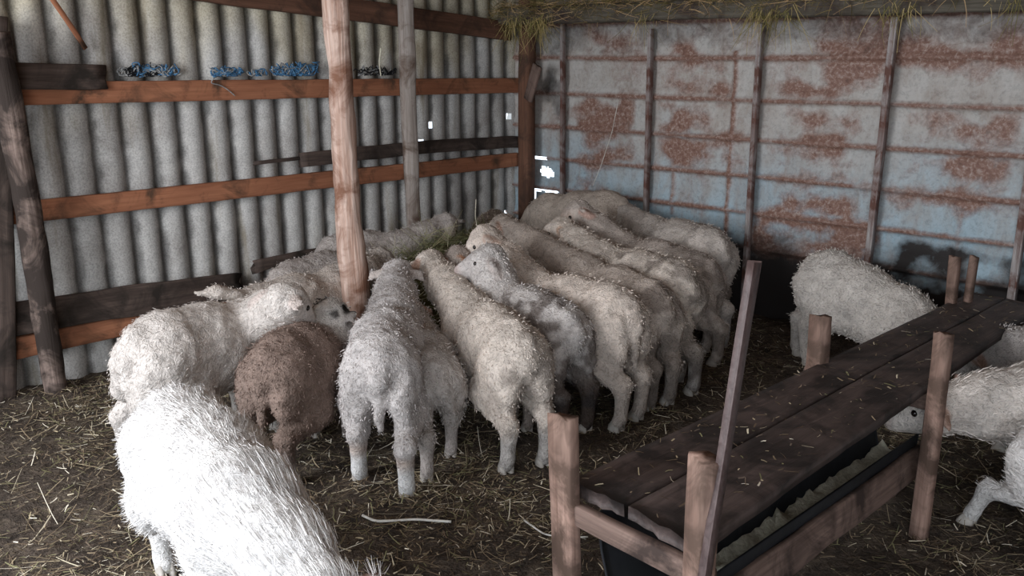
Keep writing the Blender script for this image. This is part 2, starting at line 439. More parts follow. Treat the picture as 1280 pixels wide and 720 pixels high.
a = atx(317, 205, -4.35); b = atx(412, 193, -4.35)
tag(board('thin_lath', a, b, .02, .02, (1, 0, 0), M['grey'], rough=.006), 'thin grey lath sticking out left on top of middle rail', 'lath')
a = atx(8, 95, -4.36); b = atx(131, 97, -4.36)
tag(board('old_board', a, b, .115, .03, (1, 0, .05), M['grey'], rough=.006, endr=.01), 'short grey-brown board fixed over the left end of the top rail', 'board')
a = atx(58, -12, -4.30); b = atx(107, 61, -4.38)
tag(board('loose_lath', a, b, .022, .014, (1, 0, 0), M['orange'], rough=.003), 'thin orange lath hanging slanted against corrugated sheets at top left', 'lath')
a = atx(180, -24, -4.36); b = atx(636, 39, -4.36)
tag(board('roof_plate', a+(a-b)*.2, b, .125, .06, (1, 0, 0), M['pinebrown'], rough=.004), 'brown timber roof plate along the top of the corrugated wall', 'beam')
a = atx(-10, 40, -4.3); 
tag(board('dark_upright', atx(-6, 20, -4.33), (-4.33, 1.30, .0), .09, .05, (1, 0, 0), M['grey'], rough=.006), 'dark upright plank at the far left edge behind the leaning pole', 'post')
# roof beam along the back wall
a = aty(628, 21, 4.75); b = aty(1290, -3, 4.75)
tag(board('roof_beam', a, b+(b-a)*1.2, .11, .10, (0, -1, 0), wood_mat('mossy_beam', (.17, .15, .12), (.07, .06, .045), 1, (.05, .035, .03), .4), rough=.008), 'grey-green roof beam along the top of the rusty back wall with hay on it', 'beam')
# uprights on the back wall
def xz(px, py): p = aty(px, py, 4.94); return p
for tp, bt, lab in (((703, 30), (703, 290), 'thin rusty upright bar nearest the corner on the back wall'),
                    ((813, 36), (807, 300), 'rusty upright bar on back wall above the sheep rump in the corner'),
                    ((951, 30), (928, 395), 'whitish rusty upright bar in the middle of the back wall'),
                    ((1119, 22), (1083, 335), 'broad upright bar on back wall behind the lone white sheep'),
                    ((1313, 22), (1264, 380), 'upright bar at the far right end of the back wall')):
    a = xz(*tp); b = xz(*bt); x_ = (a[0]+b[0])/2
    r = empty('wall_upright', (x_, 4.93, 0)); tag(r, lab, 'upright', 'angle iron uprights on the back wall')
    board('web', (a[0], 4.945, min(a[2], 1.95)), (b[0], 4.945, .0), .045, .008, (0, -1, 0), M['bar'], r, rough=.002)
    board('flange', (a[0]+.02, 4.925, min(a[2], 1.95)), (b[0]+.02, 4.925, .0), .05, .008, (1, 0, 0), M['bar'], r, rough=.002)
# corner post
a = aty(659, 30, 4.86); b = aty(658, 275, 4.86)
tag(board('corner_post', (b[0]+.0, 4.86, 0), (a[0], 4.86, 2.0), .10, .09, (0, -1, 0), M['pinebrown'], rough=.005), 'brown square timber post in the corner of the shed', 'post')
a = aty(672, 82, 4.78); b = aty(660, 125, 4.78)
tag(board('offcut_plate', a, b, .10, .018, (-.3, -1, 0), M['rail'], rough=.004), 'tilted brown wooden offcut nailed across the corner post', 'board')

# ---- free posts
lb = at(450, 482, 0); lt = aty(417, -22, lb[1]+.05)
mid = (lb+lt)/2
lg = pole('log_post', [lb-[0, 0, .05], lb*.72+lt*.28+[.012, 0, 0], mid+[-.006, 0, 0], lb*.25+lt*.75+[.01, 0, 0], lt], [.070, .068, .060, .056, .062], M['log'], knob=.2, seed=4)
tag(lg, 'peeled knotty log post standing among the feeding sheep', 'post')
tw = aty(443, 403, lb[1])
cc = lb+(lt-lb)*((tw[2]-lb[2])/(lt[2]-lb[2]))
ring = [cc+np.array([.071*math.cos(t), .071*math.sin(t), .006*math.sin(3*t)]) for t in np.linspace(0, 2*math.pi, 24)]
tag(pole('twine_loop', ring, [.004]*24, M['twine'], seg=6, knob=0, step=.015), 'blue twine tied round the log post at sheep head height', 'twine')
lb = at(70, 490, 0); lt = atx(-6, 40, -4.2)
lg = pole('leaning_pole', [lb-[0, 0, .03], (lb+lt)/2+[.0, .012, 0], lt], [.052, .056, .058], M['logdark'], knob=.2, seed=9)
tag(lg, 'rough barked pole leaning at the left in front of corrugated wall', 'post')
a = atx(507, -6, -4.22); b = atx(518, 275, -4.22); fl_ = b+(b-a)*(b[2]/(a[2]-b[2]))
tag(board('board_post', fl_, a, .088, .06, (1, -.35, 0), M['slab'], rough=.007, bow=.006), 'pale weathered sawn post against the corrugated wall right of the log', 'post')

# ================================================================== FEEDER BENCH with trough
bx = empty('feeding_bench', (-1.0, 2.9, 0))
tag(bx, 'long dark plank feeding bench with sawn posts and black trough underneath', 'feeder')
ZT = .50
def bz(px, py, z=ZT): return at(px, py, z)
A0 = bz(714, 600); A1 = bz(1215, 365); C0 = bz(868, 682); C1 = bz(1112, 512); S0 = bz(783, 632); S1 = bz(1258, 372)
dirC = N(C1-C0); C2 = C0+dirC*2.75; S1 = S0+N(S1-S0)*2.74; A1 = A0+N(A1-A0)*2.74
def plank(Lft0, Rgt0, Lft1, Rgt1, nm):
    """tapered plank as a closed mesh"""
    n = 60; k = 9; T = .035
    t = np.linspace(0, 1, n); s = np.linspace(0, 1, k)
    top = (Lft0[None, None]*(1-t)[:, None, None]+Lft1[None, None]*t[:, None, None])*(1-s)[None, :, None]+(Rgt0[None, None]*(1-t)[:, None, None]+Rgt1[None, None]*t[:, None, None])*s[None, :, None]
    top = top.copy(); top[..., 2] = ZT
    bot = top.copy(); bot[..., 2] -= T
    ring = np.concatenate([top, bot[:, ::-1]], 1)          # n, 2k
    P = ring.reshape(-1, 3); P[:, 2] += (fbm(P*[6, 2, 3], 2)-.5)*.007; P[:, :2] += (vnoise(P*13)-.5)[:, None]*.006
    P[:2*k, 1] += (vnoise(P[:2*k]*60)-.5)*.02
    F = grid_faces(n, 2*k, True).tolist()
    for e in (0, n-1):
        for j in range(k-1):
            q = [e*2*k+j, e*2*k+j+1, e*2*k+2*k-2-j, e*2*k+2*k-1-j]; F.append(q if e else q[::-1])
    # local frame along the length
    mw = frame(Lft0, Lft1, (0, 0, 1)); inv = np.array(mw.inverted()); P = (np.c_[P, np.ones(len(P))] @ inv.T)[:, :3]
    o = link(nm, mesh_np(nm, P, np.array(F)[:, ::-1], smooth=False), M['bench']); o.parent = bx
    o.matrix_local = Matrix.Translation(-Vector(bx.location)) @ mw
    return o
gap = np.array([.006, 0, 0])
plank(A0, S0-gap, A1, S1-gap, 'plank'); plank(S0+gap, C0, S1+gap, C2, 'plank')
# end frames: posts and cross rails
def z_of(pt, py):
    zz = np.linspace(0, 1.4, 281); best = None
    for z in zz:
        v = np.array([pt[0], pt[1], z])-EYE; y = 360-FPX*(v@UP)/(v@FW)
        if y <= py: return z
    return 1.4
nl = A0+[.005, -.035, 0]; zt = z_of(nl, 524)
board('post', (nl[0]+.03, nl[1]-.01, 0), (nl[0]-.01, nl[1], zt), .088, .035, (-.25, -1, 0), M['raw'], bx, rough=.004, endr=.012)
nr = C0+[.03, -.03, 0]; zt = z_of(nr, 572)
board('post', (nr[0], nr[1], 0), (nr[0], nr[1], zt), .065, .05, (-.5, -1, 0), M['raw'], bx, rough=.004, endr=.01)
ml = bz(1028, 452)+[-.02, 0, 0]; zt = z_of(ml, 396)
board('post', (ml[0], ml[1], 0), (ml[0], ml[1], zt), .075, .05, (-.4, -1, 0), M['raw'], bx, rough=.005, endr=.012)
g0 = at(1147, 672, 0); ttop = aty(1181, 415, g0[1])
board('post', (g0[0], g0[1], 0), (ttop[0], g0[1], ttop[2]), .052, .04, (-.4, -1, 0), M['raw'], bx, rough=.005, endr=.012)
fl2 = bz(1190, 380)+[0, .02, 0]; zt = z_of(fl2, 322)
board('post', (fl2[0], fl2[1], 0), (fl2[0]-.015, fl2[1], zt), .045, .03, (-.4, -1, 0), M['raw'], bx, rough=.004)
board('post', (fl2[0]+.035, fl2[1]+.06, 0), (fl2[0]+.045, fl2[1]+.06, zt), .03, .03, (-.4, -1, 0), M['raw'], bx, rough=.004)
e0 = nl+[-.02, .01, 0]; e1 = nr+[.02, .02, 0]
board('cross_rail', (e0[0], e0[1], ZT-.065), (e1[0], e1[1], ZT-.065), .055, .035, (0, -1, 0), M['rail'], bx, rough=.004)
board('cross_rail', (e0[0], e0[1]-.03, .17), (e1[0]-.04, e1[1]-.03, .17), .06, .03, (0, -1, 0), M['rail'], bx, rough=.004)
m0 = ml+[0, .03, 0]
board('cross_rail', (m0[0]-.05, m0[1], ZT-.065), (C0[0]+.05+(m0[1]-C0[1])*.03, m0[1], ZT-.065), .055, .035, (0, -1, 0), M['rail'], bx)
board('cross_rail', (fl2[0]-.02, fl2[1], ZT-.065), (fl2[0]+.4, fl2[1], ZT-.065), .055, .035, (0, -1, 0), M['rail'], bx)
# trough: black rubber sheet slung in a U below the planks, filled with feed
LO = .27
lipA = at(905, 708, LO); lipB = at(1147, 541, LO); dl = (lipB-lipA)/(lipB[1]-lipA[1])
lip0 = lipA+dl*(1.62-lipA[1]); lip1 = lipB.copy()
prof = [(0.0, LO), (.03, .205), (.12, .145), (.26, .115), (.42, .13), (.55, .19), (.66, .27), (.76, .36), (.84, .455)]
n = 60
def sweep_profile(prof, thick, W0=.23):
    n_, k = n, len(prof); pr = np.array(prof)
    d = np.gradient(pr*[W0, 1], axis=0); nn = np.stack([-d[:, 1], d[:, 0]], -1); nn /= np.linalg.norm(nn, axis=1)[:, None]
    A = pr*[W0, 1]; B = A+nn*thick
    sec = np.concatenate([A, B[::-1]])
    t = np.linspace(0, 1, n_)
    base = lip0[None]*(1-t)[:, None]+lip1[None]*t[:, None]
    V = np.stack([base[:, None, 0]-sec[None, :, 0], np.repeat(base[:, 1:2], 2*k, 1), np.repeat(sec[None, :, 1], n_, 0)], -1)
    V = V.reshape(-1, 3); V += (fbm(V*6, 2)-.5)[:, None]*np.array([.02, 0, .02])
    F = grid_faces(n_, 2*k, True).tolist()
    for e in (0, n_-1):
        for j in range(k-1):
            q = [e*2*k+j, e*2*k+j+1, e*2*k+2*k-2-j, e*2*k+2*k-1-j]; F.append(q if e else q[::-1])
    return V, np.array(F)
V, F = sweep_profile(prof, -.008)
link('trough', mesh_np('trough', V-np.array(bx.location), F), M['rubber'], bx)
fp = [(.07, .185), (.18, .175), (.28, .17), (.38, .17), (.5, .185)]
V, F = sweep_profile(fp, -.03)
V[:, 2] += (fbm(V*[45, 45, 45], 3)-.36)*.07
o = link('feed', mesh_np('feed', V-np.array(bx.location), F), M['grain'], bx); o['kind'] = 'stuff'; o['label'] = 'pale crumbly grain feed in the black trough'
board('trough_rail', lip0+[.024, 0, -.09], lip1+[.024, 0, -.09], .10, .022, (1, 0, .2), M['rail'], bx, rough=.005)
for yy in (1.75, 2.95):
    l = lip0+dl*(yy-lip0[1])
    board('trough_bearer', (l[0]+.01, yy, .10), (l[0]-.30, yy, .10), .05, .03, (0, 0, 1), M['rail'], bx)
# leaning angle iron in front of the bench
a = aty(943, 325, 1.62); b = aty(878, 735, 1.50); c = b+(b-a)*((b[2]-.0)/(a[2]-b[2]))
r = empty('angle_iron', tuple(c*[1, 1, 0])); tag(r, 'tall rusty angle iron bar leaning at the near end of the bench', 'iron bar')
board('web', c, a, .030, .004, (0, -1, 0), M['iron'], r, rough=.001)
v = np.array([.014, -.015, 0]); board('flange', c+v, a+v, .030, .004, (1, 0, 0), M['iron'], r, rough=.001)

# ================================================================== HAY, STRAW, TWINE
def straw_cols(n, r, hay=0.0):
    pal = np.array([[.11, .08, .055], [.19, .145, .095], [.28, .23, .15], [.17, .16, .085], [.42, .37, .27], [.66, .61, .50], [.06, .045, .035]])
    p = np.array([.22, .24, .17, .13, .11, .05, .08]); k = r.choice(len(pal), n, p=p/p.sum())
    return pal[k]*(.95+.6*r.random((n, 1)))
def litter(n, seed, xr, yr, Lr, Wr, dens, z0=.004):
    r = np.random.default_rng(seed)
    P = np.c_[r.uniform(*xr, n*3), r.uniform(*yr, n*3), np.zeros(n*3)]
    keep = r.random(len(P)) < dens(P); P = P[keep][:n]; n = len(P)
    a = r.uniform(0, 2*math.pi, n); D = np.c_[np.cos(a), np.sin(a), r.normal(.02, .14, n)]
    L = Lr[0]*(Lr[1]/Lr[0])**r.random(n)**1.0; W_ = r.uniform(*Wr, n)
    P[:, 2] = floor_z(P)+z0+r.random(n)*.012
    P -= D*(L/2)[:, None]
    Nn = np.c_[r.normal(0, .35, n), r.normal(0, .35, n), np.ones(n)]
    V, F, C = strands(P, D, L, W_, Nn, straw_cols(n, r), curl=.16, segs=3, taper=.6, seed=seed)
    V[:, 2] = np.maximum(V[:, 2], floor_z(V)+.002)
    return V, F, C
dn = lambda P: np.clip(.25+1.5*(fbm(np.c_[P[:, :2]*1.9, P[:, 2]*0]+4, 3)-.38), .06, 1)
def join(*parts):
    Vs, Fs, Cs, o_ = [], [], [], 0
    for V, F, C in parts: Vs.append(V); Fs.append(F+o_); Cs.append(C); o_ += len(V)
    return np.concatenate(Vs), np.concatenate(Fs), np.concatenate(Cs)
V, F, C = join(litter(26000, 11, (-4.35, .1), (.3, 4.9), (.012, .05), (.002, .005), dn),
               litter(9000, 12, (-4.35, .1), (.3, 4.9), (.04, .16), (.0018, .0038), dn),
               litter(9000, 13, (-4.2, -.6), (.3, 3.0), (.01, .06), (.0012, .0035), dn))
V[:, 0] = np.maximum(V[:, 0], -4.40); V[:, 1] = np.minimum(V[:, 1], 4.93)
o = link('straw_litter', mesh_np('straw_litter', V, F, C, smooth=False), M['straw'])
tag(o, 'loose straw and chaff trodden over the whole dark shed floor', 'straw', kind='stuff')
# chaff on top of the bench
r = np.random.default_rng(44); n = 420; u = r.random(n)[:, None]; v_ = r.random(n)[:, None]
P = (A0*(1-u)+A1*u)*(1-v_)+(C0*(1-u)+C2*u)*v_; P[:, 2] = ZT+.008+r.random(n)*.003
a = r.uniform(0, 6.28, n); V, F, C = strands(P, np.c_[np.cos(a), np.sin(a), r.normal(0, .05, n)], r.uniform(.005, .03, n), r.uniform(.002, .006, n), np.c_[r.normal(0, .2, (n, 2)), np.ones(n)], straw_cols(n, r), curl=.2, segs=2, taper=.7)
tag(link('bench_chaff', mesh_np('bench_chaff', V, F, C, smooth=False), M['straw']), 'flecks of chaff and droppings scattered on the feeding bench planks', 'chaff', kind='stuff')
# a few big stalks one can point at
def stalk(name, pts, r_, mt, lab, cat='stick'):
    o = pole(name, pts, [r_]*len(pts), mt, seg=8, knob=.15, step=.012); return tag(o, lab, cat)
zf = .022
stalk('stick', [at(453, 644, zf), at(470, 652, zf), at(520, 649, zf), at(564, 652, zf)], .0045, M['wire'], 'pale crooked stick on the floor in front of the row of lambs')
stalk('straw_stalk', [at(655, 650, zf), at(680, 668, zf), at(705, 672, zf), at(735, 671, zf)], .003, M['wire'], 'curved pale stalk on the floor at the foot of the bench post', 'stalk')
stalk('straw_stalk', [at(598, 293, .50), at(594, 270, .60), at(595, 249, .70)], .0028, M['grain'], 'thin dry stalk standing up out of the hay in front of corrugated wall', 'stalk')
# hay heap between the two rows of heads
hx = np.array([[-3.30, 2.45], [-3.45, 2.85], [-3.62, 3.35], [-3.62, 3.8], [-3.55, 4.2]])
t = np.linspace(0, 4, 60); cl = np.stack([np.interp(t, range(5), hx[:, k]) for k in (0, 1)], -1)
hh = np.interp(t, range(5), [.24, .38, .50, .50, .36])
sec = np.linspace(-1, 1, 25)
V = []
for c_, h_ in zip(cl, hh):
    for s_ in sec: V.append([c_[0]+s_*.24, c_[1]+s_*.08, max(0, h_*(1-abs(s_)**2.4))])
V = np.array(V); V[:, 2] += (fbm(V*[9, 9, 9], 3)-.5)*.12*(V[:, 2] > .02)
heap = V.copy()
hb = link('hay_heap', mesh_np('hay_heap', V, grid_faces(60, 25), np.full((len(V), 3), .1)*[1.1, 1.0, .5]), M['straw'])
tag(hb, 'heap of green-grey hay that the sheep eat round the log post', 'hay', kind='stuff')
r = np.random.default_rng(5); k = r.integers(0, len(heap), 7000); P = heap[k]+r.normal(0, .03, (7000, 3)); P[:, 2] = np.maximum(P[:, 2], .02)
D = r.normal(size=(7000, 3))*[1, 1, .55]+[0, 0, .12]
pal = np.array([[.16, .17, .08], [.22, .22, .11], [.33, .30, .17], [.10, .11, .05], [.5, .45, .3]]); C = pal[r.choice(5, 7000, p=[.3, .27, .18, .17, .08])]
V, F, C = strands(P, D, r.uniform(.05, .17, 7000), r.uniform(.002, .0045, 7000), r.normal(size=(7000, 3)), C, curl=.3, segs=3, taper=.4)
o = link('hay_blades', mesh_np('hay_blades', V, F, C, smooth=False), M['straw'], hb); o['kind'] = 'stuff'
# hay on and hanging from the roof beam
r = np.random.default_rng(15); n = 5200
xx = r.uniform(-4.35, -.6, n); zt = np.interp(xx, [-4.4, -.9], [1.86, 1.90])
P = np.c_[xx, r.uniform(4.62, 4.86, n), zt+r.normal(0, .035, n)]
D = r.normal(size=(n, 3))*[1, .6, .35]
V1 = strands(P, D, r.uniform(.04, .16, n), r.uniform(.002, .004, n), r.normal(size=(n, 3)), pal[r.choice(5, n)]*[1.0, .75, .6], curl=.3, segs=3, taper=.4)
cl_x = np.concatenate([r.normal(c_, .05, m_) for c_, m_ in ((-4.15, 90), (-3.93, 130), (-3.1, 25), (-2.35, 70), (-2.2, 40), (-1.6, 45), (-1.1, 30))])
n = len(cl_x); P = np.c_[cl_x, r.uniform(4.62, 4.70, n), np.full(n, 1.80)+r.normal(0, .02, n)]
D = np.c_[r.normal(0, .5, n), r.normal(-.05, .2, n), -np.abs(r.normal(1, .3, n))]
V2 = strands(P, D, r.uniform(.06, .20, n), r.uniform(.002, .004, n), r.normal(size=(n, 3)), pal[r.choice([1, 2, 4, 0], n)]*[1, .85, .6], curl=.25, segs=4, taper=.5)
V, F, C = join(V1, V2); V[:, 0] = np.maximum(V[:, 0], -4.36); V[:, 1] = np.minimum(V[:, 1], 4.92); V[:, 2] = np.minimum(V[:, 2], 1.985)
tag(link('roof_hay', mesh_np('roof_hay', V, F, C, smooth=False), M['straw']), 'wisps of dry hay lying on and hanging from the roof beam', 'hay', kind='stuff')
sx = aty(905, 2, 4.9)
# twine tangles on the top rail
def tangle(px0, px1, py, hgt, mts, lab, n=14, seed=0, extra=None):
    r = np.random.default_rng(seed); a = atx(px0, py, -4.385); b = atx(px1, py, -4.385)
    z0 = a[2]; e = empty('twine_tangle', ((a+b)/2)); tag(e, lab, 'twine')
    for q in range(int(n*1.6)):
        L_ = b[1]-a[1]; c0 = r.uniform(.1, .9); k = 14; th = np.cumsum(r.normal(.5, 1.5, k)); rr = r.uniform(.008, .5*hgt+.014, k)
        pts = np.stack([np.full(k, -4.383)+r.normal(0, .009, k), a[1]+L_*c0+np.cos(th)*rr*1.5+np.linspace(-.3, .3, k)*L_*.5, z0+.006+rr+np.sin(th)*rr+0*th], -1)
        pts[:, 2] = np.maximum(pts[:, 2], z0+.004); pts[:, 0] = np.clip(pts[:, 0], -4.405, -4.36)
        pole('strand', pts, [.003]*k, mts[q % len(mts)], e, seg=5, knob=0, step=.012)
    if extra:
        pole('loose_end', [atx(*p, -4.355) for p in extra], [.003]*len(extra), M['twine_grey'], e, seg=5, knob=0, step=.012)
T_ = M['twine']; G_ = M['twine_grey']; K_ = M['rubber']
tangle(150, 178, 98, .03, [K_, K_, G_], 'dark twine scrap on the top rail just right of the short grey board', 8, 1)
tangle(172, 200, 98, .05, [G_, K_, T_], 'grey and black twine tangle with pale loops on the top rail', 12, 2)
tangle(204, 216, 98, .05, [T_, G_], 'small blue-grey twine tuft on the top rail', 6, 3)
tangle(266, 302, 98, .035, [T_, T_, G_], 'blue twine bundle with grey end hanging over the top rail', 14, 4, [(268, 97), (262, 104), (275, 106), (285, 112), (294, 120)])
tangle(313, 334, 97, .02, [T_, G_], 'low blue twine coil on the top rail between two bigger bundles', 8, 5)
tangle(343, 393, 97, .06, [T_, T_, T_, G_], 'largest bright blue twine bundle on the top rail left of the log post', 20, 6)
tangle(446, 492, 96, .04, [K_, G_, K_], 'dark wiry twine tangle on the top rail between the two posts', 12, 7)
o = stalk('hanging_straw', [atx(476, 60, -4.33), atx(474, 78, -4.34), atx(476, 95, -4.355)], .004, M['grain'], 'pale straw stalk standing on the top rail between the posts', 'stalk')
o = stalk('cobweb_straw', [aty(773, 125, 4.93), aty(765, 165, 4.93), aty(752, 205, 4.93), aty(741, 232, 4.93)], .0022, M['wire'], 'long thin pale straw hanging on the back wall between two bars', 'stalk')

# ================================================================== SHEEP
def surface_nets(Fd, o, h):
    nx, ny, nz = Fd.shape
    ins = Fd < 0
    c = {}
    acc = np.zeros((nx-1, ny-1, nz-1, 3)); cnt = np.zeros((nx-1, ny-1, nz-1))
    faces = []
    ax = np.eye(3, dtype=int)
    edges = []
    for d in range(3):
        sl0 = [slice(None)]*3; sl1 = [slice(None)]*3; sl0[d] = slice(0, -1); sl1[d] = slice(1, None)
        f0 = Fd[tuple(sl0)]; f1 = Fd[tuple(sl1)]; cr = (ins[tuple(sl0)] != ins[tuple(sl1)])
        I = np.argwhere(cr); a = f0[cr]; b = f1[cr]; t = a/(a-b)
        pos = I.astype(float); pos[:, d] += t
        u, v = (d+1) % 3, (d+2) % 3
        edges.append((d, I, a < 0))
        for du in (0, -1):
            for dv in (0, -1):
                J = I.copy(); J[:, u] += du; J[:, v] += dv
                ok = np.all((J >= 0) & (J < np.array(acc.shape[:3])), axis=1); Jk = J[ok]
                np.add.at(acc, (Jk[:, 0], Jk[:, 1], Jk[:, 2]), pos[ok]); np.add.at(cnt, (Jk[:, 0], Jk[:, 1], Jk[:, 2]), 1)
    act = cnt > 0; idx = -np.ones(cnt.shape, int); idx[act] = np.arange(act.sum())
    V = acc[act]/cnt[act][:, None]*h+o
    for d, I, sgn in edges:
        u, v = (d+1) % 3, (d+2) % 3
        q = []
        for du, dv in ((0, 0), (-1, 0), (-1, -1), (0, -1)):
            J = I.copy(); J[:, u] += du; J[:, v] += dv; J = np.clip(J, 0, np.array(cnt.shape)-1); q.append(idx[J[:, 0], J[:, 1], J[:, 2]])
        q = np.stack(q, -1); q[~sgn] = q[~sgn][:, ::-1]
        faces.append(q[np.all(q >= 0, 1)])
    return V, np.concatenate(faces)

class Sdf:
    def __init__(s, lo, hi, h):
        s.o = np.array(lo); s.h = h; s.n = np.ceil((np.array(hi)-s.o)/h).astype(int)+1
        s.F = np.full(s.n, .3, np.float32)
        s.ax = [s.o[k]+h*np.arange(s.n[k]) for k in range(3)]
    def cone(s, a, b, ra, rb, L=(0, 0, 1), sl=1, sv=1, k=.03):
        a = np.array(a, float); b = np.array(b, float); pad = max(ra, rb)*max(sl, sv, 1)+k+.03
        lo = np.minimum(a, b)-pad; hi = np.maximum(a, b)+pad
        i0 = np.clip(((lo-s.o)/s.h).astype(int), 0, s.n); i1 = np.clip(((hi-s.o)/s.h).astype(int)+2, 0, s.n)
        if np.any(i1 <= i0): return
        g = np.stack(np.meshgrid(*[s.ax[q][i0[q]:i1[q]] for q in range(3)], indexing='ij'), -1)
        ab = b-a; l2 = ab@ab; p = g-a
        t = np.clip((p@ab)/l2, 0, 1) if l2 > 1e-9 else np.zeros(p.shape[:3])
        d = p-t[..., None]*ab
        if sl != 1 or sv != 1:
            ax = N(ab) if l2 > 1e-9 else np.array([1., 0, 0]); e1 = np.array(L, float); e1 = N(e1-ax*(e1@ax)); e2 = np.cross(ax, e1)
            q = np.sqrt(((d@e1)/sl)**2+((d@e2)/sv)**2+(d@ax)**2)
            dist = (q-(ra+(rb-ra)*t))*min(sl, sv, 1)**.5
        else: dist = np.linalg.norm(d, axis=-1)-(ra+(rb-ra)*t)
        S = (slice(i0[0], i1[0]), slice(i0[1], i1[1]), slice(i0[2], i1[2])); F0 = s.F[S]
        hh = np.clip(.5+.5*(F0-dist)/k, 0, 1)
        s.F[S] = F0*(1-hh)+dist*hh-k*hh*(1-hh)

def hoof_mesh(s):
    """cloven hoof: two claws"""
    Vs, Fs = [], []
    for sd in (-1, 1):
        n = 10; a = np.linspace(0, 2*math.pi, n, endpoint=False); rows = []
        for z, rx, ry, ox in ((0, .024, .0125, .006), (.012, .023, .012, .005), (.03, .018, .011, .0), (.04, .012, .009, -.002)):
            rows.append(np.stack([np.cos(a)*rx*(1+.2*(np.cos(a) > 0))+ox, np.sin(a)*ry*(1-.3*np.clip(np.cos(a), 0, 1))+sd*.0125, np.full(n, z)], -1))
        V = np.concatenate(rows); off = sum(len(v) for v in Vs); Vs.append(np.concatenate([V, [[.006, sd*.0125, 0]]]))
        F = grid_faces(4, n, True)+off; Fs.append(F)
        Fs.append(np.array([[off+40, off+(k+2) % n, off+(k+1) % n, off+k] for k in range(0, n, 2)]))
    return np.concatenate(Vs)*s, np.concatenate(Fs)

